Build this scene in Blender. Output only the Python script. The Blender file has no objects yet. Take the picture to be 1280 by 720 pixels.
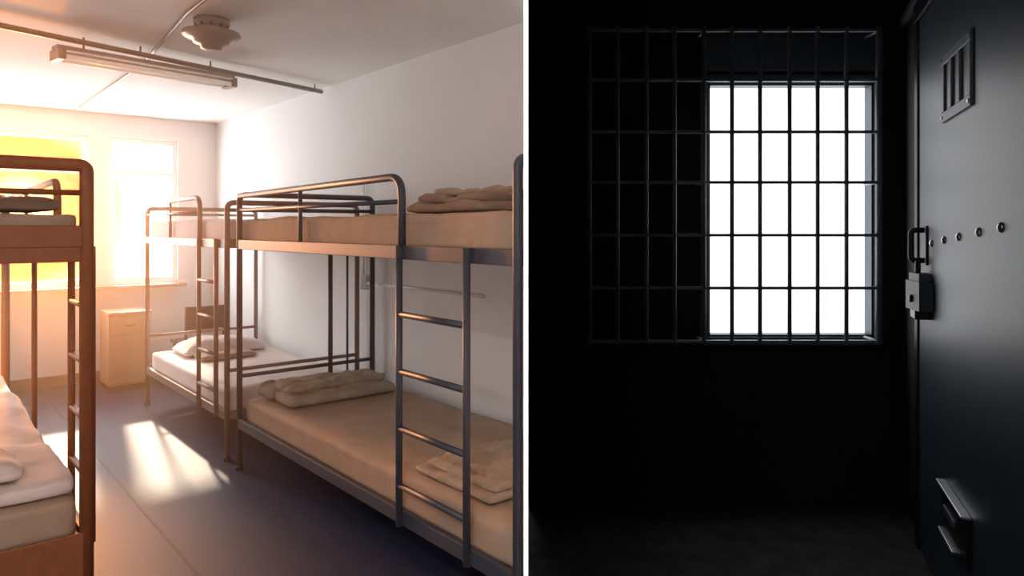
import bpy, bmesh, math, random
from mathutils import Vector, Matrix, noise
C=bpy.context; S=C.scene
try:
    S.view_settings.view_transform='Standard'; S.view_settings.look='None'
except Exception as e: print(e)

# ------------------------------------------------------------------ frames
TH=math.atan2(0.648,0.762)                  # dormitory axes vs. camera axes
ROOM=Matrix.Rotation(TH,4,'Z')
WORLD=Matrix.Identity(4)
CELLW=Matrix.Translation((2.178,4.0,0))@Matrix.Rotation(math.atan2(-0.939,-0.344),4,'Z')
H=1.55
PSL=0.0194                                  # partition direction X=PSL*Y
PT=0.0040; PY=0.62

# ------------------------------------------------------------------ materials
def mat(name,col,rough=0.6,metal=0.0,nscale=0,namt=0.0,bump=0.0,bscale=None,col2=None,emit=None,estr=0,stretch=None):
    m=bpy.data.materials.new(name); m.use_nodes=True
    nt=m.node_tree; b=nt.nodes['Principled BSDF']
    b.inputs['Base Color'].default_value=(*col,1); b.inputs['Roughness'].default_value=rough
    b.inputs['Metallic'].default_value=metal
    if emit:
        b.inputs['Emission Color'].default_value=(*emit,1); b.inputs['Emission Strength'].default_value=estr
    tc=nt.nodes.new('ShaderNodeTexCoord'); src=tc.outputs['Object']
    if stretch:
        mp=nt.nodes.new('ShaderNodeMapping'); mp.inputs['Scale'].default_value=stretch
        nt.links.new(src,mp.inputs['Vector']); src=mp.outputs['Vector']
    if nscale:
        n=nt.nodes.new('ShaderNodeTexNoise'); n.inputs['Scale'].default_value=nscale; n.inputs['Detail'].default_value=6
        nt.links.new(src,n.inputs['Vector'])
        r=nt.nodes.new('ShaderNodeValToRGB')
        c2=col2 or tuple(max(0,c*(1-namt)) for c in col)
        r.color_ramp.elements[0].position=0.3; r.color_ramp.elements[1].position=0.7
        r.color_ramp.elements[0].color=(*c2,1); r.color_ramp.elements[1].color=(*col,1)
        nt.links.new(n.outputs['Fac'],r.inputs['Fac']); nt.links.new(r.outputs['Color'],b.inputs['Base Color'])
    if bump:
        n=nt.nodes.new('ShaderNodeTexNoise'); n.inputs['Scale'].default_value=bscale or 20; n.inputs['Detail'].default_value=5
        nt.links.new(src,n.inputs['Vector'])
        bp=nt.nodes.new('ShaderNodeBump'); bp.inputs['Strength'].default_value=bump; bp.inputs['Distance'].default_value=0.02
        nt.links.new(n.outputs['Fac'],bp.inputs['Height']); nt.links.new(bp.outputs['Normal'],b.inputs['Normal'])
    return m
M={}
M['wall']=mat('painted_plaster',(0.83,0.82,0.81),0.8,nscale=2,namt=0.04,bump=0.05,bscale=60)
M['ceil']=mat('ceiling_paint',(0.84,0.83,0.81),0.85,nscale=3,namt=0.04)
M['lino']=mat('linoleum',(0.025,0.032,0.080),0.58,nscale=60,col2=(0.014,0.018,0.050),bump=0.04,bscale=120)
M['seam']=mat('linoleum_seam',(0.004,0.004,0.008),0.6)
M['base']=mat('skirting_paint',(0.12,0.05,0.045),0.5,nscale=8,namt=0.2)
M['white']=mat('white_gloss_paint',(0.88,0.87,0.86),0.4,nscale=5,namt=0.03)
M['steel']=mat('slate_powder_coat',(0.048,0.058,0.078),0.5,0.0,nscale=40,namt=0.15)
M['cream']=mat('tan_powder_coat',(0.24,0.18,0.15),0.45,0.0,nscale=40,namt=0.1)
M['glare_tint']=mat('glare_tinted_coat',(0.30,0.095,0.030),0.5,0.0,nscale=30,namt=0.2)  # orange glare painted into the left bunk frame's base colour
M['matt']=mat('beige_mattress_cover',(0.43,0.31,0.22),0.9,nscale=9,namt=0.12,bump=0.3,bscale=14)
M['blank']=mat('folded_beige_blanket',(0.42,0.335,0.25),0.95,nscale=14,namt=0.25,bump=0.6,bscale=18)
M['blank2']=mat('brown_blanket',(0.30,0.215,0.16),0.95,nscale=14,namt=0.2,bump=0.6,bscale=18)
M['sheet']=mat('white_sheet',(0.80,0.70,0.66),0.9,nscale=6,namt=0.08,bump=0.4,bscale=9)
M['wood']=mat('pale_oak',(0.56,0.35,0.20),0.5,nscale=6,namt=0.2,stretch=(1,1,0.15),bump=0.05)
M['sillwood']=mat('sill_board',(0.38,0.24,0.16),0.4,nscale=6,namt=0.2)
M['darkp']=mat('dark_plastic',(0.02,0.014,0.018),0.5,nscale=10,namt=0.2)
M['gal']=mat('galvanised_conduit',(0.26,0.23,0.21),0.45,0.3,nscale=30,namt=0.2)
M['lampw']=mat('lamp_housing',(0.40,0.34,0.29),0.4,nscale=10,namt=0.05)
M['tube']=mat('fluorescent_tube',(0.9,0.85,0.78),0.3,emit=(1,0.85,0.7),estr=0.2,nscale=2,namt=0.01)
# cell
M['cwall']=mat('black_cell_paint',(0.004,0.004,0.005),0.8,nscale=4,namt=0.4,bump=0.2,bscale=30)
M['cfloor']=mat('worn_dark_concrete',(0.042,0.042,0.044),0.85,nscale=9,col2=(0.010,0.010,0.011),bump=0.3,bscale=25)
M['bar']=mat('steel_bars',(0.21,0.23,0.26),0.5,0.2,nscale=20,namt=0.25)
M['cframe']=mat('window_steel',(0.08,0.095,0.115),0.5,0.3,nscale=20,namt=0.2)
M['lock']=mat('lock_steel',(0.022,0.027,0.034),0.5,0.2,nscale=20,namt=0.2)
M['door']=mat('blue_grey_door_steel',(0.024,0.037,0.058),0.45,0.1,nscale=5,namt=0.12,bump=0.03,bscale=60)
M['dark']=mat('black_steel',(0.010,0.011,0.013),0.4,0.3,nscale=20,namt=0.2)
M['stud']=mat('polished_steel',(0.6,0.62,0.66),0.3,0.9,nscale=20,namt=0.1)
M['pane']=mat('frosted_backlit_glass',(0.9,0.9,0.9),0.5,emit=(1,1,1),estr=2.6,nscale=3,namt=0.01)
def haze(name,dens,g,col):
    m=bpy.data.materials.new(name); m.use_nodes=True; nt=m.node_tree; nt.nodes.clear()
    o=nt.nodes.new('ShaderNodeOutputMaterial'); v=nt.nodes.new('ShaderNodeVolumeScatter')
    v.inputs['Density'].default_value=dens; v.inputs['Anisotropy'].default_value=g; v.inputs['Color'].default_value=(*col,1)
    nt.links.new(v.outputs[0],o.inputs['Volume']); return m
M['haze']=haze('glare_haze',0.042,0.76,(1,.80,.56))

# ------------------------------------------------------------------ builder
class B:
    def __init__(s,frame=ROOM): s.bm=bmesh.new(); s.f=frame; s.ms=[]
    def mi(s,k):
        if k not in s.ms: s.ms.append(k)
        return s.ms.index(k)
    def _tag(s,faces,k,smooth=False):
        i=s.mi(k)
        for f in faces: f.material_index=i; f.smooth=smooth
    def box(s,a,b,k,bev=0.0):
        lo=[min(a[i],b[i]) for i in range(3)]; hi=[max(a[i],b[i]) for i in range(3)]
        t=bmesh.new(); bmesh.ops.create_cube(t,size=1)
        for v in t.verts:
            v.co=Vector([lo[i]+(v.co[i]+.5)*(hi[i]-lo[i]) for i in range(3)])
        if bev: bmesh.ops.bevel(t,geom=t.edges[:],offset=bev,segments=2,affect='EDGES',profile=.5)
        s.add(t,k)
    def add(s,t,k,smooth=False):
        i=s.mi(k); vm={}
        for v in t.verts: vm[v]=s.bm.verts.new(v.co)
        for f in t.faces:
            try:
                nf=s.bm.faces.new([vm[v] for v in f.verts]); nf.material_index=i; nf.smooth=smooth
            except ValueError: pass
        t.free()
    def prism(s,pts,z0,z1,k):
        lo=[s.bm.verts.new((p[0],p[1],z0)) for p in pts]; hi=[s.bm.verts.new((p[0],p[1],z1)) for p in pts]
        n=len(pts); fs=[s.bm.faces.new(lo[::-1]),s.bm.faces.new(hi)]
        for i in range(n): fs.append(s.bm.faces.new([lo[i],lo[(i+1)%n],hi[(i+1)%n],hi[i]]))
        s._tag(fs,k)
    def tube(s,pts,r,k,fil=0.0,seg=10):
        P=[Vector(p) for p in pts]
        if fil:
            Q=[P[0]]
            for i in range(1,len(P)-1):
                a=(P[i-1]-P[i]).normalized(); b=(P[i+1]-P[i]).normalized()
                for j in range(7):
                    t=j/6; p0=P[i]+a*fil; p2=P[i]+b*fil
                    Q.append((1-t)**2*p0+2*t*(1-t)*P[i]+t*t*p2)
            Q.append(P[-1]); P=Q
        t0=(P[1]-P[0]).normalized()
        up=Vector((0,0,1)) if abs(t0.z)<.9 else Vector((1,0,0))
        n=t0.cross(up).normalized(); rings=[]
        for i,p in enumerate(P):
            if i==0: t=t0
            elif i==len(P)-1: t=(P[i]-P[i-1]).normalized()
            else: t=((P[i]-P[i-1]).normalized()+(P[i+1]-P[i]).normalized()).normalized()
            n=(n-t*n.dot(t)).normalized(); b=t.cross(n)
            rings.append([s.bm.verts.new(p+r*(math.cos(2*math.pi*j/seg)*n+math.sin(2*math.pi*j/seg)*b)) for j in range(seg)])
        fs=[]
        for a,b in zip(rings,rings[1:]):
            for j in range(seg): fs.append(s.bm.faces.new([a[j],a[(j+1)%seg],b[(j+1)%seg],b[j]]))
        s._tag(fs,k,True)
        s._tag([s.bm.faces.new(rings[0][::-1]),s.bm.faces.new(rings[-1])],k)
    def lathe(s,c,prof,k,axis=Vector((0,0,1)),seg=28):
        axis=Vector(axis).normalized(); x=axis.orthogonal().normalized(); y=axis.cross(x); c=Vector(c); rings=[]
        for r,h in prof:
            rings.append([s.bm.verts.new(c+axis*h+r*(math.cos(2*math.pi*j/seg)*x+math.sin(2*math.pi*j/seg)*y)) for j in range(seg)])
        fs=[]
        for a,b in zip(rings,rings[1:]):
            for j in range(seg): fs.append(s.bm.faces.new([a[j],a[(j+1)%seg],b[(j+1)%seg],b[j]]))
        s._tag(fs,k,True); s._tag([s.bm.faces.new(rings[0][::-1]),s.bm.faces.new(rings[-1])],k)
    def soft(s,lo,hi,k,rad=0.03,amp=0.0,sc=3.0,seed=0,pillow=0.0,cuts=14,flatbottom=True):
        t=bmesh.new(); bmesh.ops.create_cube(t,size=2)
        bmesh.ops.subdivide_edges(t,edges=t.edges[:],cuts=cuts,use_grid_fill=True)
        c=[(lo[i]+hi[i])/2 for i in range(3)]; h=[(hi[i]-lo[i])/2 for i in range(3)]
        rad=min(rad,min(h)*.98)
        for v in t.verts:
            q=v.co.copy(); p=Vector([q[i]*h[i] for i in range(3)])
            inn=Vector([max(-(h[i]-rad),min(h[i]-rad,p[i])) for i in range(3)])
            d=p-inn
            if d.length>1e-6: p=inn+d.normalized()*rad
            if pillow:
                e=max(abs(q.x),abs(q.y)); f=1-pillow*(e**3)
                p.z=-h[2]+(p.z+h[2])*f
            w=Vector((p.x+c[0],p.y+c[1],p.z+c[2]))
            if amp:
                nn=Vector((w.x*sc+seed*7.3,w.y*sc-seed*3.1,w.z*sc*1.5+seed))
                k1=noise.noise(nn)+.5*noise.noise(nn*2.3)
                fz=(p.z+h[2])/(2*h[2])
                w.z+=amp*k1*fz
                w.x+=amp*.5*noise.noise(nn+Vector((9,0,0)))*fz; w.y+=amp*.5*noise.noise(nn+Vector((0,9,0)))*fz
            v.co=w
        s.add(t,k,True)
    def done(s,name,origin=None,parent=None,clip=False):
        bm=s.bm
        if clip:
            n=Vector((0.762-0.648*PSL,-0.648-PSL*0.762,0)).normalized()
            co=-n*(PT/2+0.004)
            g=bm.verts[:]+bm.edges[:]+bm.faces[:]
            r=bmesh.ops.bisect_plane(bm,geom=g,dist=1e-5,plane_co=co,plane_no=n,clear_outer=True)
            ed=[e for e in r['geom_cut'] if isinstance(e,bmesh.types.BMEdge)]
            bmesh.ops.holes_fill(bm,edges=ed,sides=0)
        bmesh.ops.recalc_face_normals(bm,faces=bm.faces[:])
        o3=Vector(origin) if origin is not None else Vector((0,0,0))
        for v in bm.verts: v.co-=o3
        me=bpy.data.meshes.new(name); bm.to_mesh(me); bm.free()
        for k in s.ms: me.materials.append(M[k])
        ob=bpy.data.objects.new(name,me); C.collection.objects.link(ob)
        if parent: ob.parent=parent
        else: ob.matrix_world=s.f@Matrix.Translation(o3)
        return ob
def empty(name,origin,frame=ROOM):
    e=bpy.data.objects.new(name,None); C.collection.objects.link(e); e.empty_display_size=.2
    e.matrix_world=frame@Matrix.Translation(Vector(origin)); return e
def uv2xy(u,v): return (0.762*u-0.648*v,0.648*u+0.762*v)

# ------------------------------------------------------------------ dormitory shell
ZC=2.71; UW=2.68; VW=8.23; UL=-1.2
PB=(PSL*4.05-0.004,4.05); A2=uv2xy(UW,VW); A3=uv2xy(UL,VW); A4=(-0.05,-1.87)
b=B(WORLD); b.prism([A4,PB,A2,A3],-0.08,0,'lino'); b.done('floor')
b=B(WORLD); b.prism([A4,PB,A2,A3],ZC,ZC+.1,'ceil'); ceil_ob=b.done('ceiling')
b=B(); b.box((UW,3.25,0),(UW+.12,VW+.15,ZC),'wall')
b.prism([(UW,3.04),(UW,3.25),(UW+.12,3.25)],0,ZC,'wall'); b.done('wall_right')
b=B(); b.box((UL-.12,-1.4,0),(UL,VW+.15,ZC),'wall'); b.done('wall_left')
W1=(-0.30,1.45); W2=(1.63,2.28); ZS,ZT=0.98,2.48
b=B()
b.box((UL,VW,0),(UW,VW+.15,ZS),'wall'); b.box((UL,VW,ZT),(UW,VW+.15,ZC),'wall')
for a,c in ((UL,W1[0]),(W1[1],W2[0]),(W2[1],UW)): b.box((a,VW,ZS),(c,VW+.15,ZT),'wall')
b.done('wall_back')
b=B(); b.box((UL-.3,VW+.15,2.74),(UW+.3,VW+1.25,2.82),'wall'); b.done('sun_blocker',(0,VW+.7,2.78))  # unseen slab added to block sun and shorten the floor patch
# added haze for warm window glare, filling the far half of the dormitory
b=B(); b.box((UL+.01,2.95,.01),(UW-.03,VW-.17,ZC-.02),'haze'); hz=b.done('glare_haze',(.7,5.5,1.3),clip=True)
mw=hz.matrix_world.copy(); hz.parent=ceil_ob; hz.matrix_parent_inverse=Matrix.Identity(4); hz.matrix_world=mw
def window(name,ua,ub,mulls,trans):
    b=B(); y0,y1=VW+.04,VW+.09; w=.05
    b.box((ua,y0,ZS),(ua+w,y1,ZT),'white',.004); b.box((ub-w,y0,ZS),(ub,y1,ZT),'white',.004)
    b.box((ua+w,y0,ZS),(ub-w,y1,ZS+w),'white',.004); b.box((ua+w,y0,ZT-w),(ub-w,y1,ZT),'white',.004)
    for m_ in mulls: b.box((m_-.035,y0,ZS+w),(m_+.035,y1,ZT-w),'white',.004)
    for t in trans: b.box((ua+w,y0+.005,t-.02),(ub-w,y1-.005,t+.02),'white',.003)
    b.tube([(ub-.07,y0-.03,1.6),(ub-.07,y0-.03,1.72)],.008,'gal'); b.box((ub-.08,y0-.03,1.6),(ub-.06,y0,1.62),'gal')
    b.done(name,((ua+ub)/2,VW,ZS))
window('window_1',W1[0],W1[1],[0.58],[2.12])
window('window_2',W2[0],W2[1],[],[2.12])
b=B(); b.box((UL,VW-.16,ZS-.045),(UW-.35,VW,ZS-.012),'sillwood',.006); b.done('window_sill',(1,VW,ZS))
b=B(); b.box((UL,VW-.015,0),(UW,VW,.11),'base',.003); b.done('baseboard_back')
b=B(); b.box((UW-.015,3.1,0),(UW,VW-.015,.11),'base',.003); b.done('baseboard_right')
b=B(); b.box((1.010,-.5,0),(1.024,VW-.02,.0015),'seam'); b.done('trim_floor_seam')

# thin partition between dormitory and cell, pale end cap
def slab(name,ya,yb,z1,t,k,kr):
    b=B(WORLD); d=Vector((PSL,1)).normalized(); n=Vector((d.y,-d.x))
    def P(y,o): return (PSL*y+n.x*o,y+n.y*o)
    b.prism([P(ya,-t/2),P(ya,0),P(yb,0),P(yb,-t/2)][::-1],0,z1,k)
    b.prism([P(ya,0),P(ya,t/2),P(yb,t/2),P(yb,0)][::-1],0,z1,kr)
    b.done(name)
slab('wall_partition',PY+.008,4.04,3.0,PT-.0008,'wall','cwall')
slab('wall_partition_rear',-1.85,-.12,3.0,PT,'wall','cwall')
b=B(WORLD); b.box((PSL*PY-PT/2,PY,0),(PSL*PY+PT/2,PY+.008,ZC),'white'); b.done('trim_partition_edge')

# ------------------------------------------------------------------ bunks
def bunk(u0,u1,v0,v1,hi,mk,ztn,ztf,lad,guard,ups,clip,matk,lowk,origin,nearrails=(1.67,),extra=None,pr=.0185,endr=True,fil=.05,rungs=(1.18,.935,.69,.445)):
    e=empty('bunk_bed',origin)
    uf=u1 if hi else u0; ub=u0 if hi else u1; so=1 if hi else -1
    b=B()
    for v,zt,sg in ((v0,ztn,0),(v1,ztf,1)):
        b.tube([(uf,v,0),(uf,v,zt),(ub,v,zt),(ub,v,0)],pr,mk,fil,seg=12)
        if endr and not(clip and sg==0): b.tube([(uf,v,.6),(ub,v,.6)],.013,mk)
        for z in nearrails: b.tube([(uf,v,z),(ub,v,z)],.012,mk)
        for z0,z1 in ((.27,.33),(1.415,1.475)):
            b.box((min(uf,ub),v-.012,z0),(max(uf,ub),v+.012,z1),mk,.003)
        for w in (uf,ub): b.lathe((w,v,0),[(pr+.006,0),(pr+.006,.025),(pr+.001,.03)],'darkp',seg=14)
    for w in (uf,ub):
        for z0,z1 in ((.27,.33),(1.415,1.475)):
            b.box((w-.014,v0,z0),(w+.014,v1,z1),mk,.003)
    n=12
    for z in (.295,1.44):
        for i in range(n):
            vv=v0+.12+(v1-v0-.24)*i/(n-1)
            b.box((min(uf,ub)+.014,vv-.03,z-.008),(max(uf,ub)-.014,vv+.03,z+.008),mk)
    if lad:
        uo=uf+so*.026
        for v in lad:
            b.tube([(uo,v,.27),(uo,v,1.475)],.0155,mk)
            for z in (.30,1.445): b.box((min(uf,uo),v-.018,z-.02),(max(uf,uo),v+.018,z+.02),mk)
        for z in rungs: b.tube([(uo,lad[0],z),(uo,lad[1],z)],.0135,mk)
    if guard:
        g0,g1=guard
        zt=1.775
        if g1>=v1-.001: b.tube([(uf,v1,zt-.02),(uf,g0,zt),(uf,g0,1.44)],.0175,mk,.09)
        else: b.tube([(uf,g1,1.44),(uf,g1,zt),(uf,g0,zt),(uf,g0,1.44)],.0175,mk,.09)
        b.tube([(uf,g0,1.665),(uf,g1,1.665)],.011,mk)
        for v in ups: b.tube([(uf,v,1.46),(uf,v,1.76)],.011,mk)
    if extra: extra(b,uf,ub)
    b.done('frame',origin,e,clip)
    lo,hi_=min(uf,ub)+.02,max(uf,ub)-.02
    b=B(); b.soft((lo,v0+.03,.305),(hi_,v1-.03,.465),lowk,.035,.012,3,1,cuts=22); b.done('lower_mattress',origin,e,clip)
    b=B(); b.soft((lo,v0+.03,1.449),(hi_,v1-.03,1.61),matk,.03,.012,3,2,cuts=22); b.done('upper_mattress',origin,e,clip)
    return e
def ex1(b,uf,ub):
    b.tube([(2.29,4.65,.28),(2.29,4.65,1.45)],.016,'steel')
    b.tube([(2.42,4.65,.28),(2.42,4.65,1.45)],.008,'steel')
bunk(1.66,2.62,1.921,4.65,False,'steel',1.80,1.765,(2.187,2.67),(2.69,4.65),(3.73,),True,'matt','matt',(2.1,3.5,0),extra=ex1)
bunk(1.66,2.62,4.88,6.9,False,'cream',1.72,1.72,(5.02,5.39),(5.45,6.9),(6.2,),False,'sheet','sheet',(2.1,5.9,0))
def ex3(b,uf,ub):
    b.tube([(uf,4.77,.3),(uf,4.77,1.44)],.014,'glare_tint')
    b.box((ub,3.285,1.475),(uf,3.298,1.56),'glare_tint',.003)
    b.box((ub,3.28,.12),(uf,3.298,.34),'glare_tint',.004)
bunk(-.37,.57,3.30,6.2,True,'glare_tint',1.80,1.76,(3.35,3.80),(4.0,6.2),(5.1,),False,'matt','matt',(0.1,4.8,0),nearrails=(1.69,),extra=ex3,pr=.026,endr=False,fil=.03,rungs=(1.22,.98,.74,.51))

# linen
def item(name,origin,fn,clip=False):
    b=B(); fn(b); b.done(name,origin,None,clip)
def fb_up(b):
    b.soft((1.78,2.30,1.617),(2.50,2.86,1.665),'blank2',.026,.02,6,3)
    b.soft((1.82,2.34,1.655),(2.46,2.82,1.70),'blank2',.024,.03,7,4)
    b.soft((1.88,2.38,1.69),(2.42,2.78,1.725),'blank',.022,.03,7,5)
item('folded_blanket',(2.1,2.5,1.61),fb_up,True)
def fb_lo(b):
    b.soft((1.74,2.18,.472),(2.28,2.72,.50),'blank',.016,.02,6,6)
    b.soft((1.78,2.2,.498),(2.24,2.68,.53),'blank',.016,.025,6,7)
    b.soft((1.82,2.22,.525),(2.2,2.6,.55),'blank',.012,.03,7,8)
item('folded_blanket',(2.0,2.45,.466),fb_lo,True)
def fb_far(b):
    b.soft((1.74,4.36,.472),(2.56,4.6,.56),'blank',.045,.035,6,9,cuts=22)
    b.soft((1.76,4.10,.472),(2.50,4.35,.54),'blank',.036,.035,7,10,cuts=22)
    b.soft((1.80,4.22,.525),(2.48,4.5,.575),'blank',.026,.03,8,11,cuts=22)
item('folded_blanket',(2.1,4.35,.466),fb_far)
item('pillow',(2.1,6.55,.466),lambda b:b.soft((1.8,6.3,.472),(2.5,6.72,.60),'sheet',.06,.03,5,12,pillow=.6))
item('folded_blanket',(2.1,5.9,.466),lambda b:(b.soft((1.85,6.02,.472),(2.3,6.24,.515),'blank',.02,.02,6,13)))
item('duvet',(.1,4.8,.466),lambda b:b.soft((-.34,3.36,.472),(.545,6.1,.535),'sheet',.035,.035,4,15,cuts=34))
item('pillow',(.1,3.7,.466),lambda b:b.soft((-.32,3.42,.548),(.38,3.80,.64),'sheet',.045,.03,6,16,pillow=.5))
item('folded_blanket',(.1,3.8,1.61),lambda b:(b.soft((-.3,3.42,1.617),(.5,3.9,1.67),'blank2',.028,.03,5,17)))

# bedside cabinet
b=B(); u0,u1,v0,v1=1.50,1.86,7.62,8.02
b.box((u0+.01,v0+.02,0),(u1-.01,v1,.05),'darkp'); b.box((u0,v0+.012,.05),(u1,v1,.72),'wood',.004)
b.box((u0-.01,v0-.01,.72),(u1+.01,v1+.01,.75),'wood',.005)
b.box((u0+.012,v0,.07),(u1-.012,v0+.012,.52),'wood',.003); b.box((u0+.012,v0,.535),(u1-.012,v0+.012,.70),'wood',.003)
b.tube([(1.64,v0-.02,.62),(1.72,v0-.02,.62)],.006,'gal'); b.tube([(1.82,v0-.02,.3),(1.82,v0-.02,.4)],.006,'gal')
for p in ((1.64,.62),(1.72,.62),(1.82,.3),(1.82,.4)): b.tube([(p[0],v0-.02,p[1]),(p[0],v0,p[1])],.005,'gal')
b.done('bedside_cabinet',(1.68,7.8,0))
# chair
b=B()
for u in (2.07,2.42):
    for v in (7.22,7.6): b.tube([(u,v,0),(u,v,.43)],.014,'darkp')
    b.tube([(u,7.22,.4),(u,7.2,.8)],.014,'darkp')
b.box((2.04,7.19,.42),(2.45,7.63,.45),'darkp',.01); b.box((2.06,7.18,.58),(2.43,7.205,.80),'darkp',.01)
b.done('chair',(2.24,7.4,0))
# wall conduit + box
b=B(); b.tube([(UW-.015,3.4,1.14),(UW-.015,5.0,1.14)],.012,'white'); b.tube([(UW-.015,4.86,1.14),(UW-.015,4.86,1.9)],.006,'white')
b.box((UW-.035,4.80,1.09),(UW,4.92,1.2),'white',.006); b.done('wall_conduit',(UW,4.5,1.14))

# ceiling pipe, conduit, lamp, detector
b=B(); p0=Vector((-1.0,4.40,2.66)); p1=Vector((2.62,5.472,2.66)); b.tube([p0,p1],.017,'gal')
for t in (.1,.35,.6,.98):
    p=p0.lerp(p1,t); b.tube([p,(p.x,p.y,ZC-.001)],.006,'gal')
b.done('ceiling_pipe',(1,5,2.66))
b=B(); b.tube([(1.14,2.0,2.698),(1.17,4.05,2.698),(1.3,5.6,2.698),(1.3,7.9,2.698)],.009,'gal'); b.done('ceiling_conduit',(1.2,5,2.7))
LA=Matrix.Rotation(math.atan2(.19,1.03),4,'Z')
def fluoro(frame,tk='tube'):
    b=B(frame)
    b.box((-.56,-.045,2.575),(.56,.045,2.625),'lampw',.008)
    for y in (-.055,.055):
        b.tube([(-.52,y,2.555),(.52,y,2.555)],.014,tk,seg=14)
    for x in (-.54,.54): b.box((x-.02,-.075,2.535),(x+.02,.075,2.6),'lampw',.006)
    for x in (-.4,.4): b.tube([(x,0,2.62),(x,0,2.70)],.006,'gal')
    b.box((-.52,-.085,2.585),(.52,.085,2.592),'white')
    b.done('fluorescent_lamp',(0,0,2.58))
fluoro(ROOM@Matrix.Translation((1.24,5.06,0))@LA)
b=B(); c=(1.32,4.13,2.71)
b.lathe(c,[(.095,0),(.095,-.03),(.075,-.05),(.075,-.065),(.15,-.075),(.155,-.09),(.14,-.105),(.10,-.115),(.095,-.135),(.06,-.145),(.055,-.165),(.03,-.175)],'lampw')
for j in range(10):
    a=2*math.pi*j/10; x,y=math.cos(a),math.sin(a)
    b.box((c[0]+x*.085-.006,c[1]+y*.085-.006,2.66),(c[0]+x*.085+.006,c[1]+y*.085+.006,2.70),'gal')
b.tube([(1.32,4.28,2.645),(1.32,4.28,2.71)],.006,'gal')
b.done('ceiling_ventilator',c)

# ------------------------------------------------------------------ cell shell
ZCC=2.95
def CW(s,o=0): return (2.178-.344*s+.939*o,4.0-.939*s-.344*o)
cp=[(PSL*4.0+.004,4.02),CW(-.03,.03),CW(4.9,.03),(PSL*-.602+.004,CW(4.9)[1])]
b=B(WORLD); b.prism(cp[::-1],-.08,0,'cfloor'); b.done('floor')
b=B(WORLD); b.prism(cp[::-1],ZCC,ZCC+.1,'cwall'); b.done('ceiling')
WX0,WX1,WZ0,WZ1=1.089,2.009,.946,2.354
b=B(WORLD); y0,y1=4.0,4.14
for a,c_ in (((.09,0),(WX0,ZCC)),((WX1,0),(2.6,ZCC)),((WX0,0),(WX1,WZ0)),((WX0,WZ1),(WX1,ZCC))):
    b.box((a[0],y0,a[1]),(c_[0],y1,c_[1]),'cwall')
b.done('wall_cell_back')
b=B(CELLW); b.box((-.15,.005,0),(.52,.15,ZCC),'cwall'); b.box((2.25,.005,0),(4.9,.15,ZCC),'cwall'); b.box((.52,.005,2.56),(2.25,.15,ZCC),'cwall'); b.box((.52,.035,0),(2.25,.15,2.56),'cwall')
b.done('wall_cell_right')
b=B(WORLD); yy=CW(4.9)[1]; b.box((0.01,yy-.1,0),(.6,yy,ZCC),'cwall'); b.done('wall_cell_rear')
b=B(WORLD); w=.045
b.box((WX0-w,3.985,WZ0-w),(WX0,4.0,WZ1+w),'cframe',.003); b.box((WX1,3.985,WZ0-w),(WX1+w,4.0,WZ1+w),'cframe',.003)
b.box((WX0,3.985,WZ0-w),(WX1,4.0,WZ0),'cframe',.003); b.box((WX0,3.985,WZ1),(WX1,4.0,WZ1+w),'cframe',.003)
b.box((WX0,4.08,WZ0),(WX1,4.09,WZ1),'pane')
for x in (WX0,WX1-.012): b.box((x,4.0,WZ0),(x+.012,4.08,WZ1),'cframe')
for z in (WZ0,WZ1-.012): b.box((WX0,4.0,z),(WX1,4.08,z+.012),'cframe')
b.done('window_3',(1.55,4.0,WZ0))
b=B(WORLD); b.box((WX0-w,3.975,2.42),(WX1+w,4.0,2.64),'cframe',.004); b.done('trim_lintel')
YB=3.82
def gx(px): return (px-640)/900*YB
def gz(py): return H+(285-py)*YB/900
b=B(WORLD)
for px in (737,772,808,843,880,915,950,987,1022,1058,1098): b.tube([(gx(px),YB,gz(431)),(gx(px),YB,gz(33))],.0115 if px!=1098 else .014,'bar')
for py in (38,100,165,228,294,360,427): b.box((gx(734),YB-.010,gz(py)-.008),(gx(1101),YB+.010,gz(py)+.008),'bar',.002)
for px in (737,880,1098):
    for py in (38,228,427):
        b.tube([(gx(px),YB,gz(py)),(gx(px),3.97 if px>800 else 3.999,gz(py))],.009,'bar')
b.done('window_bars',(1.5,YB,1.5))

# ------------------------------------------------------------------ cell door
e=empty('door_1',(1.4,0,0),CELLW); og=(1.4,0,0)
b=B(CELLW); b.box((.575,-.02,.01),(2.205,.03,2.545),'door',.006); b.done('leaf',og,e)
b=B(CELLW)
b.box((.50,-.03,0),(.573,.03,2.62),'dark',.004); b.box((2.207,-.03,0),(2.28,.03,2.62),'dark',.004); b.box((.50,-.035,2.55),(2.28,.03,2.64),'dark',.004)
b.done('door_frame',og,e)
b=B(CELLW)
s0,s1,z0,z1=1.12,1.59,1.98,2.25; y=-.02
b.box((s0,y-.012,z0),(s1,y,z0+.04),'cframe',.003); b.box((s0,y-.012,z1-.04),(s1,y,z1),'cframe',.003)
b.box((s0,y-.012,z0+.04),(s0+.05,y,z1-.04),'cframe',.003); b.box((s1-.05,y-.012,z0+.04),(s1,y,z1-.04),'cframe',.003)
b.box((s0+.05,y-.003,z0+.04),(s1-.05,y,z1-.04),'dark')
for t in (s0+.165,s0+.30): b.box((t-.02,y-.014,z0+.04),(t+.02,y-.002,z1-.04),'cframe',.003)
for t in (s0+.02,s1-.02):
    for z in (z0+.018,z1-.018): b.lathe((t,y-.012,z),[(.008,0),(.006,.004)],'stud',axis=(0,-1,0),seg=10)
b.done('viewing_hatch',og,e)
b=B(CELLW)
for s_,z in ((.883,1.483),(1.131,1.501),(1.381,1.517),(1.666,1.536),(1.923,1.552)):
    b.lathe((s_,-.02,z),[(.016,0),(.016,.004),(.011,.010),(.004,.013)],'stud',axis=(0,-1,0),seg=16)
b.done('bolt_heads',og,e)
b=B(CELLW)
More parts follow.
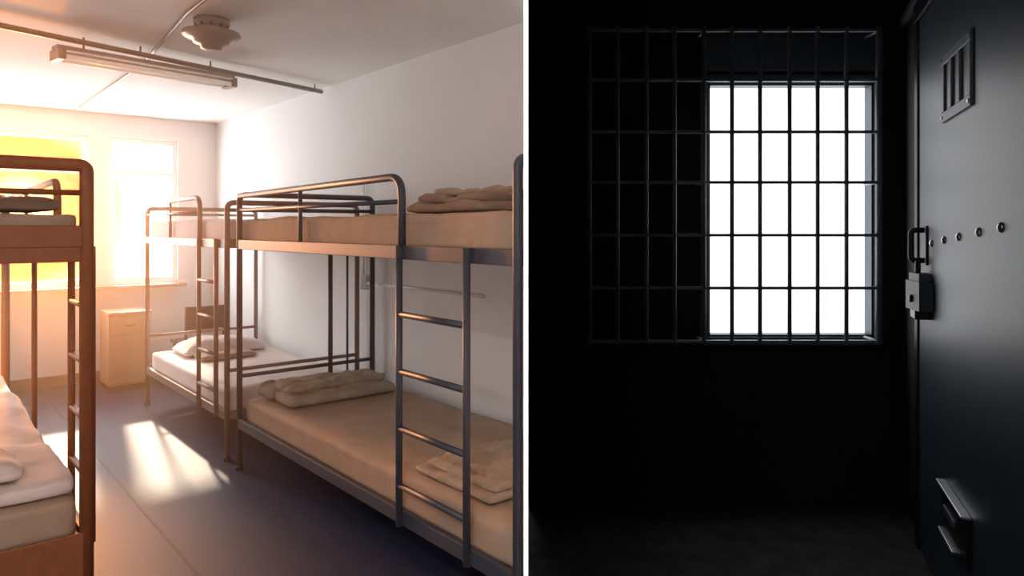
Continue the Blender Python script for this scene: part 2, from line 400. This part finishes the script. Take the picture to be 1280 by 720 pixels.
b.box((.68,-.03,1.38),(.79,-.02,1.56),'dark',.003)
b.tube([(.73,-.03,1.54),(.73,-.08,1.54),(.73,-.08,1.40),(.73,-.03,1.40)],.013,'lock',.02)
b.done('pull_handle',og,e)
b=B(CELLW)
b.prism([(.72,-.10),(.90,-.075),(.90,-.02),(.72,-.02)],1.18,1.31,'lock')
b.prism([(.74,-.09),(.87,-.07),(.87,-.02),(.74,-.02)],1.31,1.345,'lock'); b.tube([(.78,-.06,1.32),(.78,-.06,1.40)],.012,'dark')
b.box((.74,-.085,1.14),(.86,-.02,1.18),'dark',.004)
b.lathe((.80,-.088,1.23),[(.018,0),(.018,.008),(.008,.012)],'dark',axis=(0,-1,0),seg=16)
b.done('lock_box',og,e)
b=B(CELLW)
b.box((1.14,-.055,.515),(1.56,-.02,.527),'stud',.003); b.box((1.15,-.035,.34),(1.55,-.02,.515),'dark',.004)
b.box((1.15,-.05,.325),(1.40,-.02,.337),'stud',.003); b.box((1.22,-.045,.42),(1.40,-.035,.45),'cframe',.003)
b.done('food_slot',og,e)
b=B(CELLW); b.box((0,-.03,2.66),(4.2,.004,2.70),'cframe',.004); b.done('trim_cable_duct')

# ------------------------------------------------------------------ lights
w=bpy.data.worlds.new('hazy_sunrise_sky'); S.world=w; w.use_nodes=True; nt=w.node_tree; bg=nt.nodes['Background']
sd=Vector((-612/900,1,(285-258)/900)).normalized()
tc=nt.nodes.new('ShaderNodeTexCoord'); dt=nt.nodes.new('ShaderNodeVectorMath'); dt.operation='DOT_PRODUCT'; dt.inputs[1].default_value=sd
nm=nt.nodes.new('ShaderNodeVectorMath'); nm.operation='NORMALIZE'
ac=nt.nodes.new('ShaderNodeMath'); ac.operation='ARCCOSINE'; mr=nt.nodes.new('ShaderNodeMapRange'); mr.inputs['From Max'].default_value=.3
nt.links.new(tc.outputs['Generated'],nm.inputs[0]); nt.links.new(nm.outputs[0],dt.inputs[0]); nt.links.new(dt.outputs['Value'],ac.inputs[0]); nt.links.new(ac.outputs[0],mr.inputs['Value'])
cr=nt.nodes.new('ShaderNodeValToRGB'); el=cr.color_ramp.elements
el[0].position=0; el[0].color=(1,.8,.4,1); el[1].position=1; el[1].color=(1,.98,.95,1)
for p,c_ in ((.06,(1,.45,.08,1)),(.13,(.5,.04,.002,1)),(.19,(.40,.012,.0002,1)),(.26,(.45,.03,.001,1)),(.34,(.6,.25,.06,1)),(.48,(1,.95,.85,1))):
    x=el.new(p); x.color=c_
nt.links.new(mr.outputs[0],cr.inputs['Fac']); nt.links.new(cr.outputs['Color'],bg.inputs['Color']); bg.inputs['Strength'].default_value=12.0

def light(kind,name,loc,to,energy,col,**k):
    l=bpy.data.lights.new(name,kind); l.energy=energy; l.color=col
    for a,v in k.items(): setattr(l,a,v)
    o=bpy.data.objects.new(name,l); C.collection.objects.link(o); o.location=loc
    o.rotation_euler=(Vector(to)-Vector(loc)).to_track_quat('-Z','Y').to_euler(); return o
SD=Vector((1.617,-2.643,-1.70))
light('SUN','sun',(-6,10,6),Vector((-6,10,6))+SD,9,(1,.74,.50),angle=.045)
def R(u,v,z): x,y=uv2xy(u,v); return (x,y,z)
for ua,ub in (W1,W2):
    o=light('AREA','window_portal',R((ua+ub)/2,VW+.2,(ZS+ZT)/2),R((ua+ub)/2,0,(ZS+ZT)/2),1,(1,1,1),shape='RECTANGLE',size=ub-ua,size_y=ZT-ZS)
    o.data.cycles.is_portal=True
light('SPOT','orange_glare_spot',R(.75,9.2,1.75),R(.1,4.5,1.3),2000,(1,.30,.03),spot_size=math.radians(44),spot_blend=.6,shadow_soft_size=.12)  # added spot outside the window, orange glare on bunk and haze
LF2=ROOM@Matrix.Translation((-.62,.1,0))@Matrix.Rotation(math.pi/2,4,'Z')
fluoro(LF2)  # unseen fixture added as fill and to brighten the partition edge
p=LF2@Vector((0,0,2.52)); o=light('AREA','fill_light',p,p+Vector((0,0,-1)),50,(.88,.95,1),shape='RECTANGLE',size=.15,size_y=1.0)  # added fill light under that fixture
o.rotation_euler=(0,0,TH)

# ------------------------------------------------------------------ camera
cam=bpy.data.cameras.new('camera'); co=bpy.data.objects.new('camera',cam); C.collection.objects.link(co)
co.location=(0,0,H); co.rotation_euler=(math.radians(90),0,0)
cam.sensor_width=36; cam.lens=36*900/1280; cam.shift_y=-(360-285)/1280; cam.clip_start=.02
S.camera=co
